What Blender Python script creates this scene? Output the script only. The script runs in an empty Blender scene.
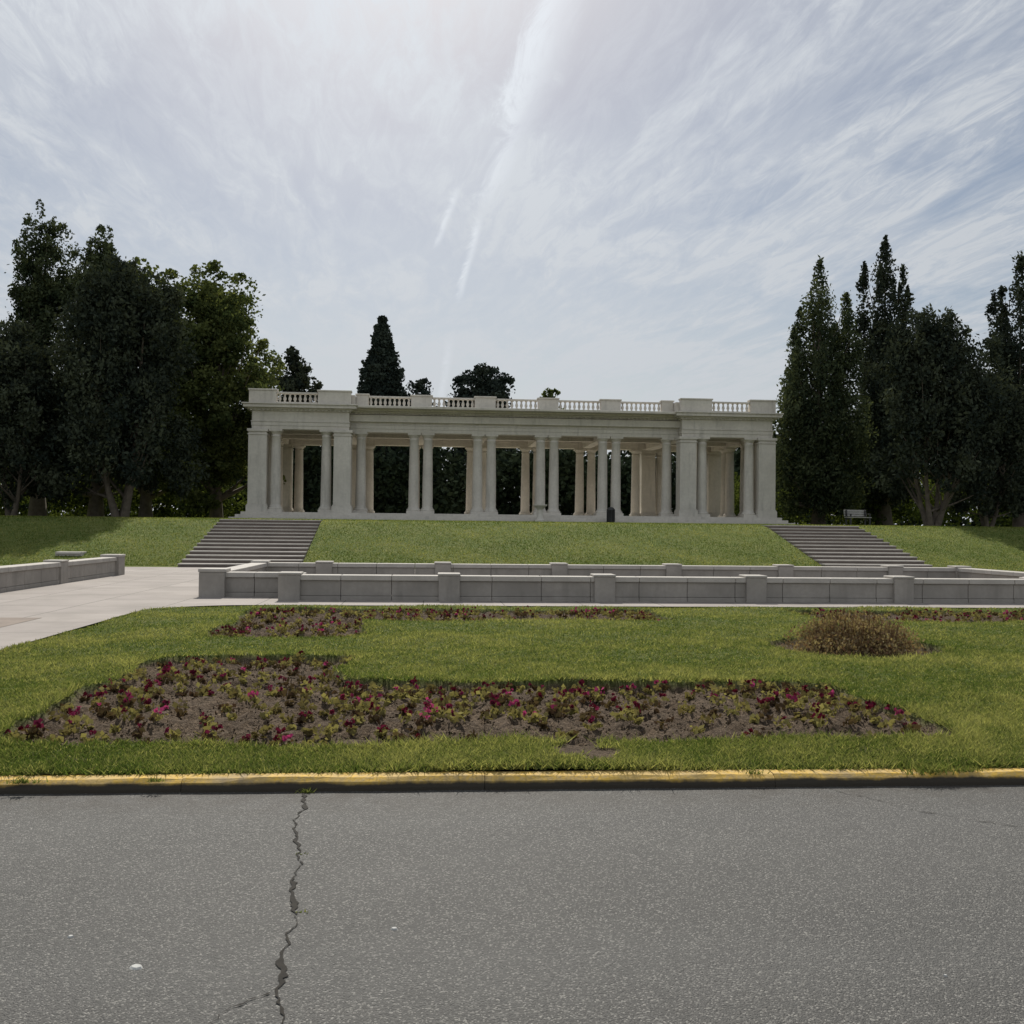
import bpy, math, random
import numpy as np
from mathutils import Vector, Matrix
rng=np.random.default_rng(7); random.seed(7)
scn=bpy.context.scene
R=math.radians
# ------------------------------------------------------------ helpers
class MB:
    def __init__(s): s.V=[];s.n=0;s.L=[];s.T=[];s.M=[];s.A=[];s.S=[]
    def add(s,v,f,m=0,tone=0.5,smooth=False):
        v=np.asarray(v,dtype=np.float64).reshape(-1,3)
        groups={}
        if isinstance(f,np.ndarray): groups[f.shape[1]]=f
        else:
            for q in f: groups.setdefault(len(q),[]).append(q)
        for k,fs in groups.items():
            fs=np.asarray(fs,dtype=np.int64); c=len(fs)
            s.L.append((fs+s.n).ravel()); s.T.append(np.full(c,k)); s.M.append(np.full(c,m))
            s.A.append(np.broadcast_to(np.asarray(tone,dtype=np.float64),(c,)).copy()); s.S.append(np.full(c,smooth))
        s.V.append(v); s.n+=len(v)
    def box(s,x0,x1,y0,y1,z0,z1,m=0,tone=.5):
        v=[(x0,y0,z0),(x1,y0,z0),(x1,y1,z0),(x0,y1,z0),(x0,y0,z1),(x1,y0,z1),(x1,y1,z1),(x0,y1,z1)]
        s.add(v,[(0,3,2,1),(4,5,6,7),(0,1,5,4),(1,2,6,5),(2,3,7,6),(3,0,4,7)],m,tone)
    def lathe(s,cx,cy,prof,seg=20,m=0,tone=.5):
        a=np.linspace(0,2*np.pi,seg,endpoint=False); v=[]
        for r,z in prof: v+= [(cx+r*math.cos(t),cy+r*math.sin(t),z) for t in a]
        f=[]
        for i in range(len(prof)-1):
            for j in range(seg):
                k=(j+1)%seg; f.append((i*seg+j,i*seg+k,(i+1)*seg+k,(i+1)*seg+j))
        s.add(v,f,m,tone,True)
        s.add(v[-seg:],[tuple(range(seg))],m,tone)
        s.add(v[:seg],[tuple(range(seg))[::-1]],m,tone)
    def tube(s,pts,rad,seg=6,m=0,tone=.5):
        pts=[Vector(p) for p in pts]; v=[]
        for i,p in enumerate(pts):
            d=(pts[min(i+1,len(pts)-1)]-pts[max(i-1,0)]).normalized()
            a=d.cross(Vector((0.31,0.95,0.1))).normalized(); b=d.cross(a)
            for j in range(seg):
                t=2*math.pi*j/seg; q=p+(a*math.cos(t)+b*math.sin(t))*rad[i]; v.append(tuple(q))
        f=[]
        for i in range(len(pts)-1):
            for j in range(seg):
                k=(j+1)%seg; f.append((i*seg+j,i*seg+k,(i+1)*seg+k,(i+1)*seg+j))
        s.add(v,f,m,tone,True)
    def leaves(s,c,size,m=0,tone=.5,up=0.0,aspect=.6):
        n=len(c)
        d=rng.normal(size=(n,3)); d[:,2]+=up; d/=np.linalg.norm(d,axis=1)[:,None]
        e=np.cross(d,rng.normal(size=(n,3))); e/=np.linalg.norm(e,axis=1)[:,None]+1e-9
        sz=np.asarray(size)*rng.uniform(.6,1.4,n) 
        a=d*sz[:,None]*.5; b=e*sz[:,None]*.5*aspect
        v=np.stack([c-a,c+b-a*.1,c+a,c-b-a*.1],axis=1).reshape(-1,3)
        s.add(v,np.arange(4*n).reshape(n,4),m,tone)
    def build(s,name,mats,parent=None,bevel=0):
        me=bpy.data.meshes.new(name)
        V=np.concatenate(s.V); L=np.concatenate(s.L); T=np.concatenate(s.T)
        me.vertices.add(len(V)); me.vertices.foreach_set('co',V.astype(np.float32).ravel())
        me.loops.add(len(L)); me.loops.foreach_set('vertex_index',L.astype(np.int32))
        me.polygons.add(len(T)); st=np.concatenate([[0],np.cumsum(T)[:-1]])
        me.polygons.foreach_set('loop_start',st.astype(np.int32)); me.polygons.foreach_set('loop_total',T.astype(np.int32))
        me.polygons.foreach_set('material_index',np.concatenate(s.M).astype(np.int32))
        me.polygons.foreach_set('use_smooth',np.concatenate(s.S).astype(bool))
        for m in mats: me.materials.append(m)
        at=me.attributes.new('tone','FLOAT','FACE'); at.data.foreach_set('value',np.concatenate(s.A).astype(np.float32))
        me.update(calc_edges=True)
        ob=bpy.data.objects.new(name,me); scn.collection.objects.link(ob)
        if parent: ob.parent=parent
        if bevel:
            b=ob.modifiers.new('bevel','BEVEL'); b.width=bevel; b.segments=2; b.limit_method='ANGLE'
        return ob
def empty(name):
    e=bpy.data.objects.new(name,None); scn.collection.objects.link(e); return e

class NT:
    def __init__(s,tree): s.t=tree
    def n(s,typ,**kw):
        nd=s.t.nodes.new(typ)
        for k,v in kw.items():
            if k.startswith('_'): setattr(nd,k[1:],v)
            else:
                key=int(k[1:]) if k[0]=='i' and k[1:].isdigit() else k.replace('__',' ')
                s.set(nd.inputs[key],v)
        return nd
    def set(s,inp,v):
        if isinstance(v,bpy.types.NodeSocket): s.t.links.new(v,inp)
        else:
            if isinstance(v,tuple) and len(v)==3 and inp.type=='RGBA': v=(*v,1)
            inp.default_value=v
    def math(s,op,a,b=0.0,c=None,clamp=False):
        nd=s.t.nodes.new('ShaderNodeMath'); nd.operation=op; nd.use_clamp=clamp
        s.set(nd.inputs[0],a); s.set(nd.inputs[1],b)
        if c is not None: s.set(nd.inputs[2],c)
        return nd.outputs[0]
    def mix(s,f,a,b,mode='MIX'):
        nd=s.t.nodes.new('ShaderNodeMix'); nd.data_type='RGBA'; nd.blend_type=mode
        s.set(nd.inputs[0],f); s.set(nd.inputs[6],a); s.set(nd.inputs[7],b); return nd.outputs[2]
    def ramp(s,v,lo,hi,a=0.0,b=1.0,smooth=True):
        nd=s.t.nodes.new('ShaderNodeMapRange'); nd.interpolation_type='SMOOTHSTEP' if smooth else 'LINEAR'
        for i,x in enumerate((v,lo,hi,a,b)): s.set(nd.inputs[i],x)
        return nd.outputs[0]
    def noise(s,vec,scale,detail=4,rough=.55,dist=0.0):
        nd=s.n('ShaderNodeTexNoise',Vector=vec,Scale=scale,Detail=float(detail),Roughness=rough,Distortion=dist); return nd.outputs[0]
def newmat(name):
    m=bpy.data.materials.new(name); m.use_nodes=True; m.node_tree.nodes.clear()
    t=NT(m.node_tree); out=t.n('ShaderNodeOutputMaterial'); tc=t.n('ShaderNodeTexCoord'); return m,t,out,tc.outputs['Object']
def bsdf(t,out,col,rough=.85,spec=.3,normal=None):
    b=t.n('ShaderNodeBsdfPrincipled'); t.set(b.inputs['Base Color'],col); t.set(b.inputs['Roughness'],rough)
    t.set(b.inputs['Specular IOR Level'],spec)
    if normal is not None: t.set(b.inputs['Normal'],normal)
    t.t.links.new(b.outputs[0],out.inputs[0]); return b
def bump(t,h,strength=.5,dist=.01):
    return t.n('ShaderNodeBump',Height=h,Strength=strength,Distance=dist).outputs[0]
def simple(name,c1,c2,scale=3,rough=.85,bscale=40,bstr=.4,bdist=.005,spec=.3,stain=None):
    m,t,out,co=newmat(name)
    f=t.ramp(t.noise(co,scale,5,.6),.3,.7)
    f2=t.ramp(t.noise(co,scale*9,3,.6),.3,.7)
    col=t.mix(f,c1,c2); col=t.mix(t.math('MULTIPLY',f2,.35),col,tuple(x*.7 for x in c1))
    if stain:
        mp=t.n('ShaderNodeMapping',Vector=co); mp.inputs['Scale'].default_value=(2.5,2.5,.35)
        s=t.ramp(t.noise(mp.outputs[0],1.2,4,.65),.5,.75); col=t.mix(t.math('MULTIPLY',s,stain),col,(.16,.15,.135),'MIX')
    bsdf(t,out,col,rough,spec,bump(t,t.noise(co,bscale,3,.6),bstr,bdist)); return m
def leafmat(name,dark,light,trans=.35,tint=(1.6,1.5,.5)):
    m,t,out,co=newmat(name)
    a=t.n('ShaderNodeAttribute',_attribute_name='tone').outputs['Fac']
    col=t.mix(a,dark,light)
    d=t.n('ShaderNodeBsdfDiffuse'); t.set(d.inputs[0],col)
    if trans<=0: t.t.links.new(d.outputs[0],out.inputs[0]); return m
    tcol=t.mix(.5,col,t.mix(1.0,col,tint,'MULTIPLY'))
    tr=t.n('ShaderNodeBsdfTranslucent'); t.set(tr.inputs[0],tcol)
    mx=t.n('ShaderNodeMixShader'); mx.inputs[0].default_value=trans
    t.t.links.new(d.outputs[0],mx.inputs[1]); t.t.links.new(tr.outputs[0],mx.inputs[2]); t.t.links.new(mx.outputs[0],out.inputs[0])
    return m
# ------------------------------------------------------------ materials
M_stone=simple('pavilion_stone',(.63,.59,.525),(.53,.495,.44),.8,.8,25,.25,.01,stain=.32)
M_wall=simple('granite_wall',(.36,.33,.295),(.26,.24,.215),1.3,.8,60,.3,.004,stain=.35)
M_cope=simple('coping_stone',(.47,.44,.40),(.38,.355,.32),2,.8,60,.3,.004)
M_step=simple('step_stone_shaded',(.20,.165,.14),(.14,.115,.10),1.2,.85,50,.3,.004)  # brownish risers, their backlit shade put into the colour
M_bark=simple('bark',(.17,.14,.11),(.09,.075,.06),3,.95,20,.8,.03)
M_metal=simple('dark_metal',(.03,.03,.032),(.05,.05,.05),5,.5,50,.1,.002)
M_bench=simple('bench_wood',(.36,.35,.33),(.27,.26,.25),6,.7,60,.2,.003)
M_chip=simple('pebble_stone',(.45,.45,.43),(.35,.35,.34),10,.8)
M_tan=simple('exposed_aggregate',(.25,.205,.17),(.19,.155,.13),2,.9,120,.6,.004)
m,t,out,co=newmat('concrete_paving'); M_conc=m
br=t.n('ShaderNodeTexBrick',Vector=co,Scale=1.0); br.offset=0.0
br.inputs['Brick Width'].default_value=1.6; br.inputs['Row Height'].default_value=1.6; br.inputs['Mortar Size'].default_value=.012
br.inputs['Color1'].default_value=(.32,.285,.26,1); br.inputs['Color2'].default_value=(.27,.24,.22,1); br.inputs['Mortar'].default_value=(.09,.08,.07,1)
st=t.ramp(t.noise(co,.7,6,.65),.35,.7)
col=t.mix(t.math('MULTIPLY',st,.55),br.outputs[0],(.17,.153,.134))
bsdf(t,out,col,.85,.3,bump(t,t.noise(co,70,3,.6),.3,.003))
# asphalt
m,t,out,co=newmat('asphalt'); M_asph=m
v1=t.n('ShaderNodeTexVoronoi',Vector=co,Scale=150.0)
sc=t.n('ShaderNodeSeparateColor',i0=v1.outputs['Color'])
sp=t.ramp(sc.outputs[0],.6,1.0)
big=t.ramp(t.noise(co,.45,6,.6,.4),.3,.7); mid=t.ramp(t.noise(co,5,5,.65),.3,.75)
fin=t.ramp(t.noise(co,55,4,.75),.35,.65)
col=t.mix(big,(.048,.047,.044),(.078,.076,.071))
col=t.mix(t.math('MULTIPLY',mid,.5),col,(.038,.037,.034))
col=t.mix(t.math('MULTIPLY',fin,.45),col,(.026,.025,.023))
col=t.mix(t.math('MULTIPLY',t.math('POWER',sp,3.0),.75),col,(.28,.27,.245))
col=t.mix(t.math('MULTIPLY',sc.outputs[1],.28),col,(.125,.122,.113))
sx=t.n('ShaderNodeSeparateXYZ',Vector=co)
wob=t.math('ADD',sx.outputs[1],t.math('MULTIPLY',t.noise(co,.8,3),.5))
band=t.ramp(t.math('ABSOLUTE',t.math('SUBTRACT',wob,3.95)),.0,.5,1,0)
col=t.mix(t.math('MULTIPLY',band,.15),col,(.12,.12,.115))
gut=t.ramp(sx.outputs[1],5.5,6.15,0,1)
col=t.mix(t.math('MULTIPLY',t.math('MULTIPLY',gut,t.math('ADD',mid,.15)),.8),col,(.045,.038,.03))
h=t.math('ADD',t.math('MULTIPLY',v1.outputs['Distance'],-.8),t.math('MULTIPLY',t.noise(co,60,4,.7),1.6))
bsdf(t,out,col,.75,.4,bump(t,h,.9,.006))
M_crack=simple('crack_dirt',(.018,.016,.013),(.03,.026,.02),20,.95)
m,t,out,co=newmat('yellow_curb_paint'); M_curb=m
w=t.ramp(t.noise(co,5,6,.7),.42,.62); w2=t.ramp(t.noise(co,30,4,.7),.4,.6)
col=t.mix(t.math('MULTIPLY',t.math('MAXIMUM',w,w2),.55),(.60,.38,.06),(.34,.27,.16))
col=t.mix(t.ramp(t.noise(co,1.3,5,.7),.50,.68,0,.75),col,(.17,.14,.10))
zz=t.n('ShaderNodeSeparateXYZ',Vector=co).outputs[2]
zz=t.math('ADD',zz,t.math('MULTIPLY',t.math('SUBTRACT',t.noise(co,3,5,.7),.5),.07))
col=t.mix(t.ramp(zz,.036,.064,1,0),col,(.045,.038,.028))  # dark lower face: dirt, plus the backlit curb's shade painted in
bsdf(t,out,col,.8,.3,bump(t,t.noise(co,60,4),.5,.005))
def grassground(name,soil=False,k=1.0):
    m,t,out,co=newmat(name)
    a=t.ramp(t.noise(co,.35,5,.6),.3,.7); b=t.ramp(t.noise(co,1.7,6,.7),.40,.72); c=t.ramp(t.noise(co,16,4,.8),.35,.66)
    col=t.mix(a,(.115*k,.155*k,.036*k),(.165*k,.195*k,.048*k))
    col=t.mix(t.math('MULTIPLY',b,.6),col,(.26*k,.25*k,.095*k))
    col=t.mix(t.math('MULTIPLY',c,.6),col,(.055*k,.085*k,.020*k))
    hgt=t.math('ADD',t.noise(co,24,4,.75),t.math('MULTIPLY',t.noise(co,3,3),1.2))
    if soil:
        at=t.n('ShaderNodeAttribute',_attribute_name='soil').outputs['Fac']
        s=t.mix(t.ramp(t.noise(co,3,5,.7),.3,.7),(.165,.122,.085),(.085,.062,.043))
        s=t.mix(t.ramp(t.noise(co,40,4,.75),.38,.7,0,.75),s,(.035,.025,.017))
        s=t.mix(t.ramp(t.noise(co,95,2,.6),.60,.70,0,.8),s,(.28,.225,.16))
        col=t.mix(at,col,s)
    bsdf(t,out,col,.95,.1,bump(t,hgt,1.0,.06)); return m
M_grass=grassground('grass_ground'); M_lawn=grassground('lawn_and_soil',True,.85)
M_blade=leafmat('grass_blades',(.080,.115,.027),(.35,.335,.125),.45,(1.3,1.35,.6))
M_pop=leafmat('leaf_poplar',(.026,.038,.024),(.115,.135,.068),.18)
M_dec=leafmat('leaf_deciduous',(.034,.050,.021),(.165,.190,.070),.33)
M_jun=leafmat('leaf_juniper',(.022,.030,.025),(.085,.098,.062),.1)
M_spr=leafmat('leaf_spruce',(.024,.034,.030),(.070,.086,.066),0)
M_shr=leafmat('leaf_shrub',(.03,.045,.014),(.12,.15,.04),.3)
M_far=leafmat('leaf_distant',(.020,.030,.019),(.055,.070,.040),0)
M_pl_leaf=leafmat('bedding_leaf',(.055,.032,.022),(.29,.26,.095),.35,(1.3,1.3,.7))
M_petal=leafmat('petal',(.075,.010,.016),(.42,.07,.18),.3,(1.3,.7,1.0))
M_dry=leafmat('dry_brush',(.14,.08,.055),(.30,.25,.14),.3)
# ------------------------------------------------------------ layout
CX=5.6
def sm(x,a,b):
    u=np.clip((x-a)/(b-a),0,1); return u*u*(3-2*u)
CURBY=lambda x: 6.17-0.012*x
CW=.14
rects=[(-3.1,4.12,7.08,9.95),(-3.1,-.8,9.5,11.95),(-3.05,-.9,13.95,17.0),(-3.15,4.3,16.6,18.95)]
rects+=[(2*CX-b,2*CX-a,c,d) for a,b,c,d in rects]
def sdf(x,y):
    wob=.05*np.sin(x*3.1+1.3*np.sin(y*2.2))+.04*np.sin(y*4.3+x*1.7)+.03*np.sin(x*9.1+y*7.3)+.02*np.sin(x*23+y*19)
    d=np.full(np.shape(x),9.0)
    for a,b,c,e in rects:
        r=.35
        qx=np.abs(x-(a+b)/2)-(b-a)/2+r; qy=np.abs(y-(c+e)/2)-(e-c)/2+r
        dd=np.hypot(np.maximum(qx,0),np.maximum(qy,0))+np.minimum(np.maximum(qx,qy),0)-r
        d=np.minimum(d,dd)
    d=np.minimum(d,np.hypot((x-5.72)/1.05,y-12.95)-1.15)
    return d+wob
def bare(x,y):
    a=1.5*np.exp(-(((x-1.12)/.24)**2+((y-6.80)/.36)**2))+.5*np.exp(-(((x-3.1)/.5)**2+((y-6.65)/.15)**2))+.45*np.exp(-(((x+2.2)/.6)**2+((y-6.7)/.18)**2))
    return a*(.8+.4*np.sin(x*13+y*7)*np.sin(y*17-x*5))
LX0,LX1,LY1=-5.0,2*CX+5.0,19.6
def inlawn(x,y):
    r=1.8; ok=(x>LX0)&(x<LX1)&(y<LY1)
    c1=(x<LX0+r)&(y>LY1-r)&(np.hypot(x-LX0-r,y-LY1+r)>r)
    c2=(x>LX1-r)&(y>LY1-r)&(np.hypot(x-LX1+r,y-LY1+r)>r)
    return ok&~c1&~c2
GZ=.10; BD=.10
def soilz(x,y,S):
    return .05*sm(-S,0.1,.9)+.02*np.sin(x*11+3*np.sin(y*5))*np.sin(y*12+2*np.sin(x*4))
xs=np.arange(LX0,LX1+.01,.055); ys=np.arange(0,1.0001,1/230)
X,Yt=np.meshgrid(xs,ys); y0=CURBY(X)+CW; Y=y0+(LY1-y0)*Yt
S=sdf(X,Y); inb=sm(-S,-.015,.05)
n=rng.normal(size=X.shape)
und=.012*np.sin(X*2.1+Y)+.01*np.sin(Y*3.3-X*.7)
Z=GZ+und*(1-inb)-BD*inb+inb*(soilz(X,Y,S)+.015*n)
Z+= -.02*np.clip(bare(X,Y),0,1)+.004*n-.025*np.exp(-(Y-y0)/.08)
Z=np.where(inlawn(X,Y),Z,.02)
nx,ny=X.shape[1],X.shape[0]
idx=np.arange(nx*ny).reshape(ny,nx)
F=np.stack([idx[:-1,:-1],idx[:-1,1:],idx[1:,1:],idx[1:,:-1]],-1).reshape(-1,4)
b=MB(); b.add(np.stack([X,Y,Z],-1).reshape(-1,3),F,0,.5,True)
lawn=b.build('lawn',[M_lawn])
at=lawn.data.attributes.new('soil','FLOAT','POINT'); at.data.foreach_set('value',np.clip(sm(-S,-.01,.03)+sm(bare(X,Y),.2,.6),0,1).astype(np.float32).ravel())
# ground sheet
SX=[(-9.0,-4.6),(2*CX+4.6,2*CX+9.0)]
yl=np.unique(np.concatenate([[-1500,-600,-200,-80,-30,-12,-4.6,-4.5],[6.1,6.25,12,19.5,19.6,25],np.arange(36.5,48,.5),[50,54,58,64,72,90,110,140,200,400,900,2500]]))
xl=np.unique(np.concatenate([[-2500,-900,-400,-200,-120,-70,-40,-25,-15,-12],[-9.02,-9,-5.02,-5,-4.6,-4.58,0,5,10],[2*CX+4.58,2*CX+4.6,2*CX+5,2*CX+5.02,2*CX+9,2*CX+9.02],[25,30,40,60,90,150,400,900,2500]]))
X,Y=np.meshgrid(xl,yl)
def gz(Y):
    return np.interp(Y,[37.6,38.1,44.9,45.9,56,70,400,2600],[.09,.17,1.83,1.95,2.06,2.1,2.2,2.2])
Z=gz(Y)
Z=np.where(Y<=-4.55,.04,Z); Z=np.where((Y>-4.55)&(Y<6.2),-.12,Z)
Z=np.where((X>=-5)&(X<=LX1)&(Y>6.15)&(Y<19.55),-.12,Z)
for a,c in SX: Z=np.where((X>=a-.001)&(X<=c+.001)&(Y>37.4)&(Y<46.2),Z-.4,Z)
nx,ny=X.shape[1],X.shape[0]; idx=np.arange(nx*ny).reshape(ny,nx)
F=np.stack([idx[:-1,:-1],idx[:-1,1:],idx[1:,1:],idx[1:,:-1]],-1).reshape(-1,4)
b=MB(); b.add(np.stack([X,Y,Z],-1).reshape(-1,3),F); b.build('ground',[M_grass])
# road
b=MB()
rx=np.linspace(-150,150,61); v=[];f=[]
for x in rx: v+=[(x,-4.5,0),(x,CURBY(x)+.01,0)]
for i in range(60): f.append((2*i,2*i+2,2*i+3,2*i+1))
b.add(v,f); b.build('road',[M_asph])
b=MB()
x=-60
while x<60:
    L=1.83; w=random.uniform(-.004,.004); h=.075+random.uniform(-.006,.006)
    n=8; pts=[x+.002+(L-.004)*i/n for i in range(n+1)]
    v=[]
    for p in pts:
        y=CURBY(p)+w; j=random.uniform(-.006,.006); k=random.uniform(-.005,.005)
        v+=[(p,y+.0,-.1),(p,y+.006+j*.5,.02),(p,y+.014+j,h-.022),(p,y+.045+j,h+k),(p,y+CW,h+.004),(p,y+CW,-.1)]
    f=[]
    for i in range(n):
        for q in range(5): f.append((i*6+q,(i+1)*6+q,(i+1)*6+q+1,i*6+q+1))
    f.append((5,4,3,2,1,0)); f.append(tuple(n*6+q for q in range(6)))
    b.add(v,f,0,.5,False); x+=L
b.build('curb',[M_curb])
b=MB(); b.box(-60,60,-4.68,-4.5,-.1,.1); b.build('curb',[M_curb],bevel=.015)
def strip(path,wf,z,seed):
    r=random.Random(seed); v=[];f=[]; P=[]
    for (x0,y0),(x1,y1) in zip(path[:-1],path[1:]):
        n=max(3,int(math.hypot(x1-x0,y1-y0)/.025))
        for i in range(n): P.append((x0+(x1-x0)*i/n,y0+(y1-y0)*i/n))
    ox=0
    for i,(x,y) in enumerate(P):
        ox=ox*.85+r.uniform(-.014,.014); w=wf*r.uniform(.2,1.4)*(.6+.5*math.sin(i*.21)+.3*math.sin(i*.53))
        w=max(w,wf*.18)
        v+=[(x+ox-w/2,y+r.uniform(-.007,.007),z),(x+ox+w/2,y+r.uniform(-.007,.007),z)]
    for i in range(len(P)-1): f.append((2*i,2*i+1,2*i+3,2*i+2))
    return v,f,P
b=MB(); v,f,P=strip([(-.70,6.17),(-.68,5.5),(-.58,4.9),(-.555,4.6),(-.51,4.2),(-.52,3.9),(-.49,3.6),(-.46,3.3),(-.44,2.9),(-.2,1.5),(-.3,-4.4)],.025,.004,3); b.add(v,f)
v,f,_=strip([(-.5,3.55),(-.62,3.42),(-.70,3.2),(-.9,3.05)],.003,.0045,5); b.add(v,f)
v,f,_=strip([(2.55,6.1),(2.9,5.55),(3.3,5.2)],.003,.0042,8); b.add(v,f)
b.build('road_crack',[M_crack])
b=MB()
for cx,cy,r_ in [(-1.02,3.76,.026),(-.10,4.05,.014),(-1.35,4.05,.012),(1.9,3.5,.007)]:
    k=[(cx+r_*random.uniform(.7,1.2)*math.cos(a),cy+r_*.9*random.uniform(.7,1.2)*math.sin(a)) for a in np.linspace(0,2*np.pi,9,endpoint=False)]
    v=[(p,q,.0) for p,q in k]+[(cx+(p-cx)*.7,cy+(q-cy)*.7,.006) for p,q in k]
    b.add(v,[tuple(range(9,18))]+[(i,(i+1)%9,9+(i+1)%9,9+i) for i in range(9)])
b.build('pebbles',[M_chip])
# plaza
b=MB()
def sheet(b,x0,x1,y0,y1,z,m=0): b.add([(x0,y0,z),(x1,y0,z),(x1,y1,z),(x0,y1,z)],[(0,1,2,3)],m)
PZ=.108
sheet(b,-9.0,-5.0,6.45,19.6,PZ); sheet(b,LX1,LX1+4,6.3,19.6,PZ)
sheet(b,-70,80,19.6,37.75,PZ)
r=1.8
for cx,s in ((LX0,1),(LX1,-1)):
    arc=[(cx+s*(r-r*math.cos(a)),LY1-r+r*math.sin(a),PZ) for a in np.linspace(0,math.pi/2,14)]
    v=[(cx,LY1,PZ)]+arc; f=[(0,i,i+1) for i in range(1,len(arc))]
    if s<0: f=[q[::-1] for q in f]
    b.add(v,f)
b.build('pavement',[M_conc])
b=MB()
for y0 in (7.6,11.0,14.4):
    sheet(b,-8.6,-6.1,y0,y0+2.3,PZ+.004)
for x0 in np.arange(-4,24,3.3): sheet(b,x0,x0+2.6,31.0,33.6,PZ+.004)
b.build('paving_panel',[M_tan])
# ------------------------------------------------------------ grass blades
n=600000
u=rng.random(n); ylo,yhi=6.25,19.6
y=1/(1/ylo+u*(1/yhi-1/ylo)); x=LX0+(np.minimum(LX1,.78*y+2.2)-LX0)*rng.random(n)
s=sdf(x,y); keep=(s>-.02+rng.normal(0,.02,n))&inlawn(x,y)&(bare(x,y)<.15+rng.random(n)*.5)&(y>CURBY(x)+CW-.015)
x,y,s=x[keep],y[keep],s[keep]; n=len(x)
patch=.5+.18*np.sin(x*1.3+np.sin(y*1.1)*2)+.18*np.sin(y*1.9+np.sin(x*.8)*2)+.16*np.sin(x*4.7+y*3.1+np.sin(y*5))+.12*np.sin(x*11.3-y*8.1+2*np.sin(x*3+y))
h=(.013+.018*rng.random(n))*(1+.7*patch); edge=np.exp(-np.abs(s)/.08); h*=1+1.2*edge*rng.random(n)
h*=1+1.0*np.exp(-(y-CURBY(x)-CW)/.06)*rng.random(n)
w=.003*(1+y/7)
an=rng.uniform(0,2*np.pi,n); ln=rng.normal(0,.8,(n,2))*h[:,None]
z=GZ-.006+.012*np.sin(x*2.1+y)+.01*np.sin(y*3.3-x*.7)-.02*np.exp(-(y-CURBY(x)-CW)/.08)
base=np.stack([x,y,z],-1); dx=np.stack([np.cos(an)*w,np.sin(an)*w,0*w],-1)
tip=base+np.stack([ln[:,0],ln[:,1],h],-1)
v=np.stack([base-dx,base+dx,tip],1).reshape(-1,3)
tone=np.clip(-.05+.75*patch+rng.normal(0,.25,n),0,1)
dead=rng.random(n)<.06; tone[dead]=1
b=MB(); b.add(v,np.arange(3*n).reshape(n,3),0,tone)
for (wx,wy,cnt,hh,sp) in [(3.28,6.2,260,.07,.09),(3.5,6.2,120,.05,.05),(-2.35,6.2,60,.04,.04),(-.70,6.15,40,.03,.03),(-.58,5.0,8,.012,.02),(-.51,4.25,8,.012,.02),(2.1,6.2,40,.04,.03),(-1.6,6.2,30,.03,.03)]:
    p=rng.normal(0,sp,(cnt,2))*[1,.25]; zz=.065 if wy>6.17 else 0
    bx=np.stack([wx+p[:,0],wy+p[:,1],np.full(cnt,zz)],-1); a=rng.uniform(0,6.28,cnt); d=np.stack([np.cos(a),np.sin(a),0*a],-1)*.005
    tp=bx+np.stack([rng.normal(0,hh*.6,cnt),rng.normal(0,hh*.5,cnt),hh*rng.uniform(.5,1.2,cnt)],-1)
    b.add(np.stack([bx-d,bx+d,tp],1).reshape(-1,3),np.arange(3*cnt).reshape(cnt,3),0,rng.random(cnt)*.6)
n=170000; x=rng.uniform(-24,36,n); y=37.9+12*rng.random(n)**1.4
k=(~((x>SX[0][0]-.02)&(x<SX[0][1]+.02)&(y<46.6)))&(~((x>SX[1][0]-.02)&(x<SX[1][1]+.02)&(y<46.6))); x,y=x[k],y[k]; n=len(x)
patch=.5+.2*np.sin(x*.7+np.sin(y*.8)*2)+.2*np.sin(y*1.3+np.sin(x*.6)*2)+.15*np.sin(x*2.9+y*2.1)
h=.03+.045*rng.random(n); an=rng.uniform(0,2*np.pi,n); dx=np.stack([np.cos(an),np.sin(an),0*an],-1)*.016
base=np.stack([x,y,gz(y)-.005],-1); tip=base+np.stack([rng.normal(0,.03,n),rng.normal(0,.03,n),h],-1)
b.add(np.stack([base-dx,base+dx,tip],1).reshape(-1,3),np.arange(3*n).reshape(n,3),0,np.clip(-.1+.7*patch+rng.normal(0,.3,n),0,1))
b.build('grass',[M_blade])
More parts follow.
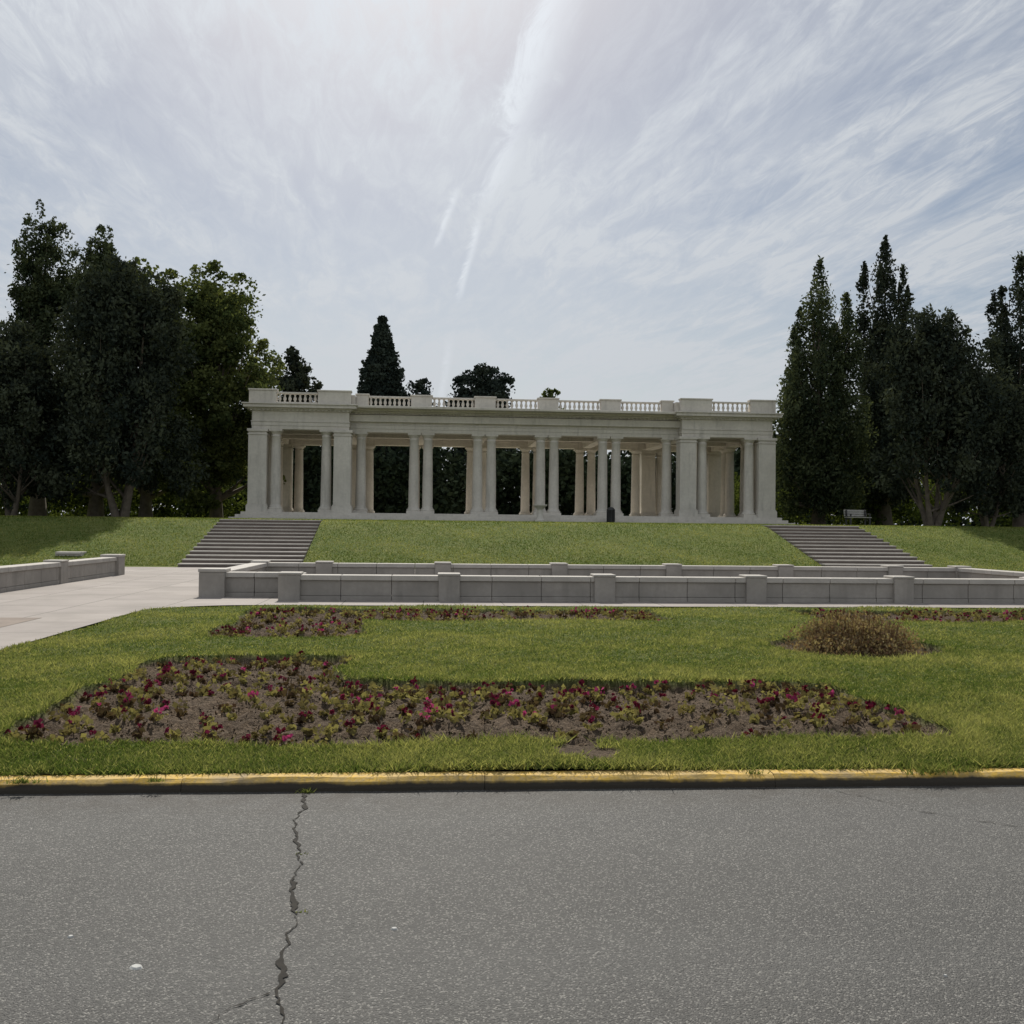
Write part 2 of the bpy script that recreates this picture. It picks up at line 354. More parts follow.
# ------------------------------------------------------------ flowers
def plants(name,rlist,seed,dens=.25):
    b=MB(); r=np.random.default_rng(seed)
    for (x0,x1,y0,y1) in rlist:
        gx=np.arange(x0+.1,x1,dens); gy=np.arange(y0+.12,y1,dens*1.05)
        for px in gx:
            for py in gy:
                qx=px+r.normal(0,.06); qy=py+r.normal(0,.06)
                S_=sdf(np.array([qx]),np.array([qy]))[0]
                if S_>-.08: continue
                cl=math.sin(qx*1.7+seed)+math.sin(qy*2.3+qx)
                mid=1.0 if not(7.1<qy<7.9 and qx>.2) else .35
                if r.random()>(.72+.16*cl)*mid: continue
                kind=r.random(); R_=r.uniform(.035,.095); z0=GZ-BD+soilz(qx,qy,S_)
                nl=int(r.integers(14,28))
                th=r.uniform(0,6.28,nl); el=r.uniform(.1,1.2,nl); rad=R_*r.uniform(.3,1,nl)
                c=np.stack([qx+rad*np.cos(th)*np.cos(el*.6),qy+rad*np.sin(th)*np.cos(el*.6),z0+.02+rad*np.sin(el)*1.2],-1)
                tn=(r.uniform(.5,1,nl) if kind<.5 else r.uniform(.2,.6,nl) if kind<.75 else r.uniform(0,.18,nl))
                b.leaves(c,.05,0,tn,up=.2,aspect=.75)
                nf=int(r.integers(1,4)) if r.random()<.40 else 0
                if nf:
                    th=r.uniform(0,6.28,nf); rad=R_*r.uniform(.1,.9,nf)
                    fc=np.stack([qx+rad*np.cos(th),qy+rad*np.sin(th),z0+.03+R_*r.uniform(.7,1.3,nf)],-1)
                    ft=r.choice([.05,.15,.4,.9],p=[.42,.30,.16,.12])
                    for k in range(nf):
                        cc=fc[k]+r.normal(0,.009,(5,3)); b.leaves(cc,.036,1,np.clip(ft+r.normal(0,.08,5),0,1),aspect=.9)
    return b.build(name,[M_pl_leaf,M_petal])
plants('flower_bed',[rects[0],(rects[1][0],rects[1][1],9.95,rects[1][3])],1,.178)
plants('flower_bed',[(rects[2][0],rects[2][1],rects[2][2],16.6),rects[3]],2,.2)
plants('flower_bed',[rects[4],(rects[5][0],rects[5][1],9.95,rects[5][3]),(rects[6][0],rects[6][1],rects[6][2],16.6),rects[7]],3,.22)
n=30000; x=rng.uniform(-3.2,4.4,n); y=7+12*rng.random(n)**1.3; S_=sdf(x,y); k=S_<-.03; x,y,S_=x[k],y[k],S_[k]
b=MB(); b.leaves(np.stack([x,y,GZ-BD+soilz(x,y,S_)+.008],-1),.024,0,np.clip(rng.normal(.35,.3,len(x)),0,1),aspect=.7)
M_clod=leafmat('soil_clods',(.03,.022,.015),(.25,.195,.135),0); b.build('soil_clods',[M_clod])
b=MB(); n=11000
u=rng.normal(size=(n,3)); u/=np.linalg.norm(u,axis=1)[:,None]; u[:,2]=np.abs(u[:,2]); rr=rng.random(n)**.45
c=np.array([5.72,12.9,.0])+u*rr[:,None]*np.array([.86,.75,.52])*(1+.15*np.sin(u[:,:1]*9+u[:,1:2]*7))
b.leaves(c,.042,0,np.clip(rng.normal(.5,.3,n),0,1),up=1.2,aspect=.5)
for i in range(300):
    a=random.uniform(0,6.28); q=math.sqrt(random.random())*.6; bx,by=5.72+q*math.cos(a)*1.0,12.9+q*math.sin(a)*.9
    hh=.55*math.sqrt(max(.05,1-(q/.75)**2))*random.uniform(.8,1.2)
    b.tube([(bx,by,-.03),(bx+math.cos(a)*q*.2,by+math.sin(a)*q*.2,hh)],[.006,.002],3,0,random.uniform(0,.5))
b.build('ornamental_shrub',[M_dry])
# ------------------------------------------------------------ basin walls
def low_wall(name,pts,piers,w=.42,h=.57,big=()):
    e=empty(name); b=MB(); c=MB(); zb=.06
    for (x0,y0),(x1,y1) in zip(pts[:-1],pts[1:]):
        L=math.hypot(x1-x0,y1-y0); ux,uy=(x1-x0)/L,(y1-y0)/L
        hor=abs(ux)>abs(uy); n=max(1,round(L/1.06))
        for i in range(n):
            a=L*i/n+.004; d=L*(i+1)/n-.004
            p0=(x0+ux*a,y0+uy*a); p1=(x0+ux*d,y0+uy*d)
            for (bb,ww,za,zb_) in ((b,w/2-.03,zb,zb+h*.24),(b,w/2-.045,zb+h*.24+.004,zb+h*.80),(c,w/2,zb+h*.80+.003,zb+h)):
                if hor: bb.box(min(p0[0],p1[0]),max(p0[0],p1[0]),p0[1]-ww,p0[1]+ww,za,zb_)
                else: bb.box(p0[0]-ww,p0[0]+ww,min(p0[1],p1[1]),max(p0[1],p1[1]),za,zb_)
    for (x,y) in piers:
        k=.05 if (x,y) in big else 0
        b.box(x-.22-k,x+.22+k,y-.25-k,y+.25+k,zb,zb+h+.0); c.box(x-.235-k,x+.235+k,y-.265-k,y+.265+k,zb+h+.003,zb+h+.05+k*.5)
    b.build('wall_blocks',[M_wall],e,.012); c.build('coping',[M_cope],e,.015); return e
xl_,xr_=-4.5,2*CX+4.5
nearp=[(-2.75+3.28*i,21.1) for i in range(6)]
low_wall('basin_wall',[(xl_,28.2),(xl_,22.1),(-2.75,22.1),(-2.75,21.1),(2*CX+2.75,21.1),(2*CX+2.75,22.1),(xr_,22.1),(xr_,28.2),(xl_,28.2)],
   nearp+[(xl_,22.1),(xr_,22.1),(xl_,28.2),(xr_,28.2)]+[(-2.75+3.28*i,28.2) for i in range(6)],big=[(xl_,22.1),(xr_,22.1)])
low_wall('basin_wall',[(-9.4,31.3),(-9.4,22.1),(-11.2,22.1),(-11.2,21.1),(-26,21.1)],[(-9.4,31.3),(-9.4,22.1),(-9.4,26.6),(-11.2,21.1)],h=.6,big=[(-9.4,31.3)])
low_wall('basin_wall',[(2*CX+9.4,31.3),(2*CX+9.4,22.1),(2*CX+11.2,22.1),(2*CX+11.2,21.1),(2*CX+26,21.1)],[(2*CX+9.4,31.3),(2*CX+9.4,22.1),(2*CX+11.2,21.1)],h=.6)
# ------------------------------------------------------------ stairs
for a,c in SX:
    b=MB(); n=13; H=1.95-.1; t_=8.0/n
    for i in range(n):
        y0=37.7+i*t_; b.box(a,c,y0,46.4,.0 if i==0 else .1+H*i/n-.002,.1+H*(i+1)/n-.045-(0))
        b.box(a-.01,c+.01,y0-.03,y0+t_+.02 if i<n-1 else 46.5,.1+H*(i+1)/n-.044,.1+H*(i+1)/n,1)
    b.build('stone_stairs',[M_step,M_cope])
# ------------------------------------------------------------ pavilion
PX=5.45; pav=empty('pavilion'); FZ=2.5
st=MB(); sh=MB(); bal=MB()
def B(x0,x1,y0,y1,z0,z1,bb=st): bb.box(PX+x0,PX+x1,y0,y1,z0,z1)
YF,YB=60.0,69.0; BF,BB=59.1,69.9
B(-16.5,16.5,57.7,71.3,1.9,2.18); B(-16.2,16.2,58.05,70.95,2.181,2.34); B(-15.95,15.95,58.4,70.6,2.341,FZ)
CT=7.3
def column(x,y,r=.31):
    X=PX+x; st.box(X-r*1.35,X+r*1.35,y-r*1.35,y+r*1.35,FZ+.001,FZ+.17)
    prof=[(r*1.3,FZ+.17),(r*1.36,FZ+.22),(r*1.3,FZ+.28),(r*1.1,FZ+.31),(r*1.16,FZ+.35),(r*1.02,FZ+.38),(r,FZ+.45)]
    for k in range(1,7):
        u=k/6; prof.append((r*(1-.15*u**1.6),FZ+.45+(CT-.42-FZ-.45)*u))
    rt=r*.85
    prof+=[(rt*1.08,CT-.40),(rt*1.08,CT-.36),(rt,CT-.35),(rt,CT-.25),(rt*1.15,CT-.23),(rt*1.35,CT-.14),(rt*1.38,CT-.12)]
    sh.lathe(X,y,prof,24); st.box(X-r*1.25,X+r*1.25,y-r*1.25,y+r*1.25,CT-.119,CT-.002)
def pier(x,y,w=.5,d=.5):
    B(x-w-.08,x+w+.08,y-d-.08,y+d+.08,FZ+.001,FZ+.38); B(x-w-.04,x+w+.04,y-d-.04,y+d+.04,FZ+.381,FZ+.45)
    B(x-w,x+w,y-d,y+d,FZ+.451,CT-.35); B(x-w-.04,x+w+.04,y-d-.04,y+d+.04,CT-.349,CT-.27)
    B(x-w+.005,x+w-.005,y-d+.005,y+d-.005,CT-.269,CT-.16); B(x-w-.07,x+w+.07,y-d-.07,y+d+.07,CT-.159,CT-.002)
for sy,yy,yb in ((1,YF,BF),(-1,YB,BB)):
    for q in (-5.7,-1.9,1.9,5.7):
        for e in (-.41,.41): column(q+e,yy)
    for s in (-1,1):
        column(s*9.25,yy); pier(s*10.25,yb+sy*.05,.5,.5); column(s*11.2,yb+sy*.02); column(s*14.1,yb+sy*.02); pier(s*15.1,yb+sy*.05,.52,.5)
for s in (-1,1):
    for y in (61.9,67.1): column(s*15.1,y)
    for y in (62.9,66.1): column(s*15.1,y)
levels=[(.36,CT,CT+.20),(.385,CT+.201,CT+.42),(.42,CT+.421,CT+.48),(.36,CT+.481,CT+1.05),(.44,CT+1.051,CT+1.14),(.56,CT+1.141,CT+1.22),(.80,CT+1.221,CT+1.40),(.88,CT+1.401,CT+1.47)]
xb0,xb1=10.25,15.1
for i,(o,z0,z1) in enumerate(levels):
    xe=xb0-o
    B(-xe-.0,xe,YF-o,YF+.36,z0,z1); B(-xe,xe,YB-.36,YB+o,z0,z1)
    for s in (-1,1):
        xa,xc=sorted((s*(xb0-o),s*(xb1+o)))
        B(xa,xc,BF+.05-o,BF+.45,z0,z1); B(xa,xc,BB-.45,BB-.05+o,z0,z1)
        xa,xc=sorted((s*(xb1-.36),s*(xb1+o))); B(xa,xc,BF+.452,BB-.452,z0,z1)
        xa,xc=sorted((s*(xb0-o),s*(xb0+.36))); B(xa,xc,BF+.452,BB-.452,z0,z1)
for seg,(x0,x1,y) in enumerate([(-9.6,9.6,YF),(-15.55,-9.8,BF+.05),(9.8,15.55,BF+.05)]):
    x=x0
    while x<x1: B(x,x+.12,y-.54,y-.44,CT+1.06,CT+1.139); x+=.24
B(-15.0,15.0,BF+.3,BB-.3,CT+.60,CT+1.0)
for q in (-5.7,-1.9,1.9,5.7): B(q-.3,q+.3,YF+.37,YB-.37,CT+.02,CT+.599)
B(-9.88,9.88,64.2,64.8,CT+.10,CT+.598)
for s in (-1,1):
    xa,xc=sorted((s*10.62,s*14.73)); B(xa,xc,62.6,63.1,CT+.1,CT+.597); B(xa,xc,65.9,66.4,CT+.1,CT+.597)
ZR=CT+1.47
B(-15.75,15.75,BF-.6,BB+.6,ZR-.15,ZR-.01)
def pedestal(x,y,w,d=.2,hh=.72):
    B(x-w,x+w,y-d,y+d,ZR+.001,ZR+hh); B(x-w-.05,x+w+.05,y-d-.05,y+d+.05,ZR+hh+.001,ZR+hh+.09)
def balus(x0,x1,y,axis='x'):
    n=max(2,int(abs(x1-x0)/.27))
    if axis=='x': B(x0,x1,y-.15,y+.15,ZR+.001,ZR+.12); B(x0,x1,y-.13,y+.13,ZR+.60,ZR+.70)
    else: B(y-.15,y+.15,x0,x1,ZR+.001,ZR+.12); B(y-.13,y+.13,x0,x1,ZR+.60,ZR+.70)
    for i in range(n):
        p=x0+(i+.5)*(x1-x0)/n
        X,Y=(PX+p,y) if axis=='x' else (PX+y,p)
        bal.lathe(X,Y,[(.07,ZR+.12),(.07,ZR+.16),(.045,ZR+.18),(.095,ZR+.30),(.085,ZR+.36),(.04,ZR+.50),(.07,ZR+.55),(.07,ZR+.60)],8)
for yy,ybk in ((YF-.15,BF-.15),(YB+.15,BB+.15)):
    ps=[-5.7,-1.9,1.9,5.7]
    for q in ps: pedestal(q,yy,.62)
    pedestal(-9.2,yy,.36); pedestal(9.2,yy,.36)
    ed=[-8.84]+sum([[q-.62,q+.62] for q in ps],[])+[8.84]
    for i in range(0,len(ed),2): balus(ed[i],ed[i+1],yy)
    for s in (-1,1):
        pedestal(s*10.75,ybk,.95,.24,.76); pedestal(s*14.85,ybk,.78,.24,.76)
        a,c=sorted((s*11.72,s*14.05)); balus(a,c,ybk)
        B(*sorted((s*10.0,s*9.58)),*sorted((ybk+(.26 if ybk<64 else -.26),yy+(-.21 if ybk>64 else .2))),ZR+.002,ZR+.66)
for s in (-1,1):
    for y in (62.4,66.6): B(s*15.35-.22,s*15.35+.22,y-.5,y+.5,ZR+.001,ZR+.8)
    balus(BF+.12,61.88,s*15.35,'y'); balus(62.92,66.08,s*15.35,'y'); balus(67.12,BB-.12,s*15.35,'y')
st.build('masonry',[M_stone],pav,.015); sh.build('columns',[M_stone],pav); bal.build('balusters',[M_stone],pav)
b=MB(); X,Y,z=6.6,57.0,2.08
b.box(X-.32,X+.32,Y-.32,Y+.32,z-.05,z+.12); b.lathe(X,Y,[(.25,z+.12),(.2,z+.2),(.17,z+.7),(.24,z+.8),(.40,z+.92),(.42,z+1.0),(.34,z+1.0),(.2,z+.95)],18)
b.build('drinking_fountain',[M_stone],None,.01)
b=MB(); X,Y,z=10.75,57.2,2.08
b.lathe(X,Y,[(.20,z-.03),(.22,z+.05),(.23,z+.7),(.25,z+.72),(.25,z+.76),(.18,z+.84),(.1,z+.9)],16)
for k in range(16):
    a=k*math.pi/8; b.box(X+.235*math.cos(a)-.012,X+.235*math.cos(a)+.012,Y+.235*math.sin(a)-.012,Y+.235*math.sin(a)+.012,z+.05,z+.7)
b.build('trash_can',[M_metal])
def bench(x,y,z,ang):
    e=empty('park_bench'); e.location=(x,y,z); e.rotation_euler=(0,0,ang)
    s=MB()
    for i in range(4): s.box(-.65,.65,-.22+i*.12,-.12+i*.12,.44,.475)
    s.build('seat',[M_bench],e,.006); s=MB()
    for i in range(3): s.box(-.65,.65,.26+i*.02,.29+i*.02,.52+i*.12,.62+i*.12)
    s.build('backrest',[M_bench],e,.006); s=MB()
    for q in (-.55,.55):
        s.box(q-.04,q+.04,-.22,-.16,0,.435); s.box(q-.04,q+.04,.2,.26,0,.85); s.box(q-.035,q+.035,-.158,.198,.37,.43)
        s.box(q-.05,q+.05,-.24,.19,.62,.65); s.box(q-.03,q+.03,-.22,-.17,.476,.618)
    s.build('frame',[M_metal],e,.004)
bench(22.5,50.3,1.98,R(8)); 
b=MB(); b.box(-13.9,-12.9,39.2,39.7,.40,.60); b.box(-13.85,-12.95,39.16,39.19,.5,.58,0); b.build('stone_plaque',[M_cope],None,.02)
# ------------------------------------------------------------ trees
def tree(name,x,y,z0,H,Rm,kind,mat,nl,lsize,seed,cb=.1,ntrunk=1):
    """lobes (sub-crowns) -> clumps -> leaves"""
    global rng
    rng=np.random.default_rng(seed); r=random.Random(seed); b=MB()
    hb=H*cb; lob=[]
    if kind in('col','fatcol'):
        fat=kind=='fatcol'; n=12 if fat else 9
        for i in range(n):
            a=i*2.399+seed; q=0 if i==0 else Rm*r.uniform(.30,.58); top=1.0 if i==0 else (r.uniform(.55,.93) if fat else r.uniform(.66,.97))
            lob.append((x+q*math.cos(a),y+q*math.sin(a),z0+hb*r.uniform(.6,1.6),z0+H*top,Rm*((.82 if fat else .66) if i==0 else r.uniform(.48,.64)),'spire'))
    elif kind=='oval':
        lob.append((x,y,z0+hb,z0+H*.93,Rm*.72,'egg'))
        for i in range(15):
            a=i*2.399+seed; q=Rm*r.uniform(.35,.72); top=1-.5*(q/Rm)**2*r.uniform(.5,1.8)
            if i<3: top=r.uniform(.93,1.0); q*=.45
            hh=H*r.uniform(.28,.5)
            lob.append((x+q*math.cos(a),y+q*math.sin(a),z0+max(hb*.7,H*top-hh),z0+H*top,Rm*r.uniform(.26,.45),'egg'))
        for i in range(7):
            a=i*2.399+seed*3; q=Rm*r.uniform(.5,.75); lob.append((x+q*math.cos(a),y+q*math.sin(a),z0+hb*r.uniform(.6,1.1),z0+H*r.uniform(.35,.6),Rm*r.uniform(.3,.42),'egg'))
    elif kind=='round':
        lob.append((x,y,z0+hb*1.3,z0+H*.9,Rm*.68,'egg'))
        n=24
        for i in range(n):
            a=i*2.399+seed; t=(i+.5)/n; q=Rm*math.sqrt(max(.02,1-((t-.42)/.62)**2))*r.uniform(.45,.78)
            zc=z0+hb+(H-hb)*t*.95; rr=Rm*r.uniform(.30,.44); hh=rr*1.9
            zt=min(z0+H,zc+hh*.6)
            lob.append((x+q*math.cos(a),y+q*math.sin(a),zt-hh,zt,rr,'egg'))
    if kind=='cone':
        t=rng.random(nl)**1.35; th=rng.uniform(0,2*np.pi,nl)
        lev=np.floor(t*26); nb=9
        br=np.floor((th/(2*np.pi)+lev*.37)*nb)
        hsh=np.modf(np.abs(np.sin(lev*12.9898+(br%nb)*78.233+seed)*43758.5))[0]
        Rr=Rm*((1-t)**.85+.015)*(.68+.42*hsh); fr=rng.random(nl)**.5
        P=np.stack([x+Rr*fr*np.cos(th),y+Rr*fr*np.sin(th),z0+hb+(H-hb)*((lev+rng.random(nl)*.85)/26)-.28*Rr*fr+.1],-1)
        tone=np.clip(hsh*.6+rng.normal(.1,.15,nl),0,1); C=P[::max(1,nl//60)]
    else:
        vol=np.array([(l[3]-l[2])*l[4] for l in lob]); vol/=vol.sum()
        LA=np.array([l[:5] for l in lob]); SPI=np.array([l[5]=='spire' for l in lob])
        ex=.6 if kind=='fatcol' else .55
        def pro(t,s_): return np.where(s_,(np.clip(t/.12,0,1)**.5)*(1-t)**ex,np.sqrt(np.clip(1-(2*t-1)**2,0,1)))
        K=max(80,nl//170); lid=rng.choice(len(lob),K,p=vol); Lb=LA[lid]
        t=rng.random(K); pr=pro(t,SPI[lid])
        th=rng.uniform(0,2*np.pi,K); fr=rng.random(K)**.5
        cr=Lb[:,4]*rng.uniform(.22,.46,K)*(.35+.65*pr)
        rad=np.maximum(Lb[:,4]*pr-cr*.5,0)*fr
        C=np.stack([Lb[:,0]+rad*np.cos(th),Lb[:,1]+rad*np.sin(th),Lb[:,2]+(Lb[:,3]-Lb[:,2])*t],-1)
        wt=cr**1.8; wt/=wt.sum(); cid=rng.choice(K,nl,p=wt)
        u=rng.normal(size=(nl,3)); u/=np.linalg.norm(u,axis=1)[:,None]; q=rng.random(nl)**.45
        q*=1+.12*rng.standard_exponential(nl)
        stz={'col':1.9,'fatcol':1.5,'oval':1.35,'round':.8}[kind]
        P=C[cid]+u*(q*cr[cid])[:,None]*np.array([1,1,stz])
        ct=rng.uniform(.0,.8,K); lt=rng.uniform(-.15,.2,len(lob))[lid]
        tone=np.clip((ct+lt)[cid]+rng.normal(0,.14,nl)+.14*u[:,2],0,1)
        nf=int(nl*(.36 if 'col' in kind else .24))
        li=rng.choice(len(lob),nf,p=vol); l2=LA[li]
        t2=rng.random(nf); p2=pro(t2,SPI[li]); th2=rng.uniform(0,2*np.pi,nf)
        wobr=.78+.22*np.sin(th2*3+t2*17+li)
        rr2=l2[:,4]*p2*wobr*rng.random(nf)**.5
        P[:nf]=np.stack([l2[:,0]+rr2*np.cos(th2),l2[:,1]+rr2*np.sin(th2),l2[:,2]+(l2[:,3]-l2[:,2])*t2],-1)
        tone[:nf]=np.clip(.25+rng.normal(0,.18,nf),0,1)
    ok=P[:,2]>z0+.1
    tall=kind in('col','oval','fatcol')
    b.leaves(P[ok],lsize,1,tone[ok],up=.8 if tall else 0,aspect=.5 if tall else .65)
    for k in range(ntrunk):
        a=k*2*math.pi/max(1,ntrunk)+seed; sp_=0 if ntrunk==1 else .42*Rm
        tr=.020*H/(1 if ntrunk==1 else 1.7); pts=[];rd=[]
        for i in range(8):
            u_=i/7; pts.append((x+math.cos(a)*sp_*(.12+.88*u_**.6)+r.uniform(-.06,.06)*H*.04*(i>0),y+math.sin(a)*sp_*(.12+.88*u_**.6),z0-.15+u_*H*.82)); rd.append(tr*(1.5 if i==0 else 1)*(1-.9*u_))
        b.tube(pts,rd,8,0)
        step=max(1,len(C)//(34 if ntrunk==1 else 14))
        for j in range(k,len(C),step):
            c=C[j]; u_=max(.10,min(.8,(c[2]-z0)/H-.12-(.5*math.hypot(c[0]-x,c[1]-y)/H)))
            i=min(int(u_*7),6); p0=Vector(pts[i]).lerp(Vector(pts[i+1]),(u_*7)%1)
            m_=p0.lerp(Vector(c),.5)+Vector((0,0,.03*H*(.3 if kind=='cone' else -.2)))
            b.tube([p0,m_,tuple(c)],[max(.03,rd[i]*.4),max(.02,rd[i]*.25),.012],5,0)
    b.build(name,[M_bark,mat])
G=2.1
tree('poplar_tree',-26.2,70.5,G,21.6,3.0,'oval',M_pop,36000,.25,11,.08)
tree('poplar_tree',-22.3,70.3,G,20.4,3.2,'oval',M_pop,38000,.25,12,.08)
tree('poplar_tree',-30.0,66.5,G,18.4,3.0,'oval',M_pop,26000,.26,13,.08)
tree('juniper_tree',-16.7,57.0,2.05,14.8,4.3,'oval',M_jun,46000,.25,14,.15,3)
tree('juniper_tree',-22.8,57.6,2.05,11.0,3.9,'oval',M_jun,34000,.25,15,.09,2)
tree('juniper_tree',-30.0,60.0,2.05,13.0,4.0,'oval',M_jun,28000,.3,16,.07,2)
tree('deciduous_tree',-13.6,67.0,G,16.4,4.6,'round',M_dec,52000,.25,17,.10,1)
tree('deciduous_tree',-18.5,68.5,G,17.2,4.2,'round',M_dec,28000,.28,37,.10,1)
tree('yew_tree',-11.3,89.0,G,15.2,2.8,'round',M_jun,26000,.32,18,.05,1)
tree('spruce_tree',-4.2,95.5,G,19.7,6.2,'cone',M_spr,46000,.34,19,.04,1)
tree('pine_tree',-.6,95.0,G,13.6,2.4,'round',M_spr,15000,.34,20,.2,1)
tree('pine_tree',5.4,95.0,G,14.9,4.0,'round',M_spr,30000,.32,21,.3,1)
tree('deciduous_tree',12.3,99.0,G,13.8,1.6,'round',M_dec,5000,.3,22,.4,1)
tree('poplar_tree',25.9,64.0,G,17.6,3.9,'fatcol',M_pop,48000,.25,23,.06,1)
tree('poplar_tree',33.0,69.4,G,21.1,3.1,'fatcol',M_jun,38000,.28,24,.06,1)
tree('juniper_tree',27.9,52.9,2.0,11.9,3.9,'oval',M_jun,42000,.24,29,.24,4)
tree('poplar_tree',36.8,59.0,G,16.8,3.2,'fatcol',M_jun,34000,.26,26,.06,1)
tree('juniper_tree',32.6,55.5,2.05,9.2,3.2,'oval',M_jun,26000,.25,27,.10,3)
tree('juniper_tree',40.5,58.0,2.05,13.5,4.0,'oval',M_jun,24000,.3,28,.08,2)
def mass(name,specs,mat,lsize,seed):
    global rng
    rng=np.random.default_rng(seed); b=MB()
    for (x,y,z0,h,w,nl) in specs:
        k=12; C=np.stack([x+rng.normal(0,w*.35,k),y+rng.normal(0,w*.25,k),z0+h*rng.uniform(.0,.82,k)],-1)
        cid=rng.integers(0,k,nl); u=rng.normal(size=(nl,3)); u/=np.linalg.norm(u,axis=1)[:,None]; q=rng.random(nl)**.4
        P=C[cid]+u*q[:,None]*np.array([w*.45,w*.36,h*.2]); ok=P[:,2]>z0-.2
        b.leaves(P[ok],lsize,0,np.clip(rng.random(k)[cid][ok]*.8+rng.normal(0,.12,ok.sum()),0,1))
    b.build(name,[mat])
r=random.Random(5)
mass('shrubs',[(x+r.uniform(-.6,.6),74+r.uniform(-2,2),G,r.uniform(2.2,4.2),3.0,900) for x in np.arange(-46,-13,1.9)]+[(x+r.uniform(-.6,.6),72+r.uniform(-2,2),G,r.uniform(3,5),3.2,1000) for x in np.arange(23,56,2.1)],M_shr,.3,41)
sp=[]
for x in np.arange(-95,120,4.0):
    hh=r.uniform(9.5,12.5)+(4 if (x<-22 or x>38) else 0)
    sp.append((x,118+r.uniform(-6,6),G,hh,8,1900))
mass('distant_trees',sp,M_far,.75,42)
sp=[(x,86+r.uniform(-2,2),G,r.uniform(6.5,8.5),5,1500) for x in np.arange(-16,32,2.6)]
mass('hedge',sp,M_far,.5,43)
# ------------------------------------------------------------ world
el=R(43); az=R(-3)
sunv=Vector((math.sin(az)*math.cos(el),math.cos(az)*math.cos(el),math.sin(el)))
w=bpy.data.worlds.new('World'); scn.world=w; w.use_nodes=True; w.node_tree.nodes.clear(); t=NT(w.node_tree)
out=t.n('ShaderNodeOutputWorld'); bg=t.n('ShaderNodeBackground'); bg.inputs['Strength'].default_value=.10
t.t.links.new(bg.outputs[0],out.inputs[0])
sky=t.n('ShaderNodeTexSky'); sky.sky_type='NISHITA'; sky.sun_disc=False; sky.sun_elevation=el; sky.sun_rotation=az; sky.dust_density=1.2; sky.ozone_density=1.5
g=t.n('ShaderNodeTexCoord').outputs['Generated']; sx=t.n('ShaderNodeSeparateXYZ',Vector=g)
zc=t.math('MAXIMUM',sx.outputs[2],.04); px=t.math('DIVIDE',sx.outputs[0],zc); py=t.math('DIVIDE',sx.outputs[1],zc)
pxs=t.math('ADD',px,t.math('MULTIPLY',py,.05))
def cv(a,c,z=0.0): return t.n('ShaderNodeCombineXYZ',X=a,Y=c,Z=z).outputs[0]
n1=t.noise(cv(t.math('MULTIPLY',pxs,1.5),t.math('MULTIPLY',py,.45),1.7),1.7,7,.6,.8)
n2=t.noise(cv(t.math('MULTIPLY',pxs,6.0),t.math('MULTIPLY',py,1.3),3.0),2.2,7,.7,.9)
n3=t.noise(cv(t.math('MULTIPLY',px,.5),t.math('MULTIPLY',py,.5),7.0),1.3,3,.5,.3)
m1=t.ramp(n1,.38,.64); m2=t.ramp(n2,.36,.66)
cm=t.math('ADD',t.math('MULTIPLY',m1,.44),t.math('MULTIPLY',t.math('MULTIPLY',m2,t.math('ADD',m1,.6)),.38))
cm=t.math('ADD',cm,t.math('MULTIPLY',t.ramp(n3,.40,.62),.22))
back_fill=t.ramp(sx.outputs[1],-.35,.15,1,0)  # extra cloud behind the camera, added to brighten the pavilion front
cm=t.math('ADD',cm,t.math('MULTIPLY',back_fill,.35))
hz=t.ramp(sx.outputs[2],.0,.32,.75,0.0)
cm=t.math('ADD',cm,hz,clamp=True)
def streak(xa,ya,sl,w0,y1,y2,soft,amp,nz=.012):
    line=t.math('ADD',t.math('MULTIPLY',t.math('SUBTRACT',py,ya),sl),xa)
    d=t.math('ABSOLUTE',t.math('ADD',t.math('SUBTRACT',px,line),t.math('MULTIPLY',t.math('SUBTRACT',n2,.5),nz*4)))
    m_=t.ramp(d,0.0,w0,1,0)
    m_=t.math('MULTIPLY',m_,t.ramp(py,y1-soft,y1+soft)); m_=t.math('MULTIPLY',m_,t.ramp(py,y2-soft,y2+soft,1,0))
    return t.math('MULTIPLY',t.math('MULTIPLY',m_,t.math('ADD',t.math('MULTIPLY',m2,.6),.5)),amp)
s1=streak(.235,1.87,-.048,.06,1.0,3.0,.25,.66,.05)
s2=streak(.158,3.45,-.028,.022,3.25,4.3,.15,1.0,.010)
s3=streak(.069,3.1,-.09,.018,2.95,3.5,.1,.7,.008)
s4=streak(.12,6.5,-.004,.04,5.5,8.5,.7,.5,.01)
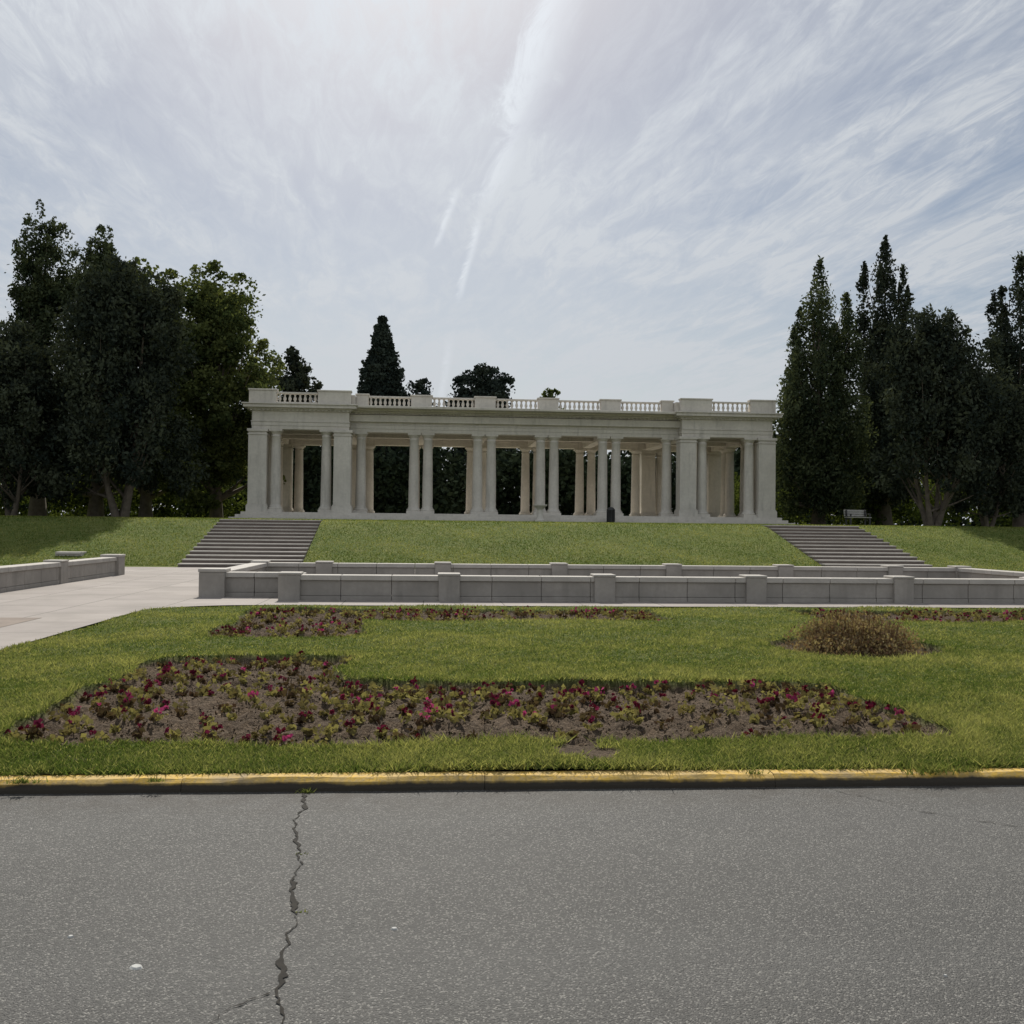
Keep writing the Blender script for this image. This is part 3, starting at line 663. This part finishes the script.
ss=t.math('ADD',t.math('ADD',s1,s2),t.math('ADD',s3,s4),clamp=True)
dt=t.n('ShaderNodeVectorMath',_operation='DOT_PRODUCT',i0=g,i1=tuple(sunv)).outputs['Value']
gl=t.math('POWER',t.math('MAXIMUM',dt,0.0),10.0)
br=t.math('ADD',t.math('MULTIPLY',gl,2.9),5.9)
br=t.math('ADD',br,t.math('MULTIPLY',back_fill,.9))  # added unseen sky is brightened too, as fill for the facade
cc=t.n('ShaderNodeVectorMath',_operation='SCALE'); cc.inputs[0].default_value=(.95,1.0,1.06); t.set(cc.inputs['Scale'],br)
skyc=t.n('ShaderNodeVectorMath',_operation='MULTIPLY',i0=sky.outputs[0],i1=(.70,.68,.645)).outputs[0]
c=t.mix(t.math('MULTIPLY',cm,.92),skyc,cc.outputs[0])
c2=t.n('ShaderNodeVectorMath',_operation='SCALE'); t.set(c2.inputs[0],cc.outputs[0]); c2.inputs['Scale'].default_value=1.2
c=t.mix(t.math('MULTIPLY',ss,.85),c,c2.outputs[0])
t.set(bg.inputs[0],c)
sl=bpy.data.lights.new('sun','SUN'); sl.energy=5.0; sl.angle=R(.6); sl.color=(1,.95,.86)
so=bpy.data.objects.new('sun',sl); scn.collection.objects.link(so); so.rotation_euler=sunv.to_track_quat('Z','Y').to_euler()
# ------------------------------------------------------------ camera
cam=bpy.data.cameras.new('camera'); co_=bpy.data.objects.new('camera',cam); scn.collection.objects.link(co_); scn.camera=co_
cam.sensor_width=36; cam.lens=36*1000/1024; cam.clip_end=5000; cam.clip_start=.05
yaw=R(5); pit=R(1.03); roll=R(.6)
f=Vector((math.sin(yaw)*math.cos(pit),math.cos(yaw)*math.cos(pit),math.sin(pit)))
rt=Vector((math.cos(yaw),-math.sin(yaw),0)); up=rt.cross(f)
r2=rt*math.cos(roll)+up*math.sin(roll); u2=r2.cross(f)
mt=Matrix((r2,u2,-f)).transposed().to_4x4(); mt.translation=(0,0,1.6); co_.matrix_world=mt
scn.view_settings.view_transform='Standard'; scn.view_settings.look='None'; scn.view_settings.exposure=0
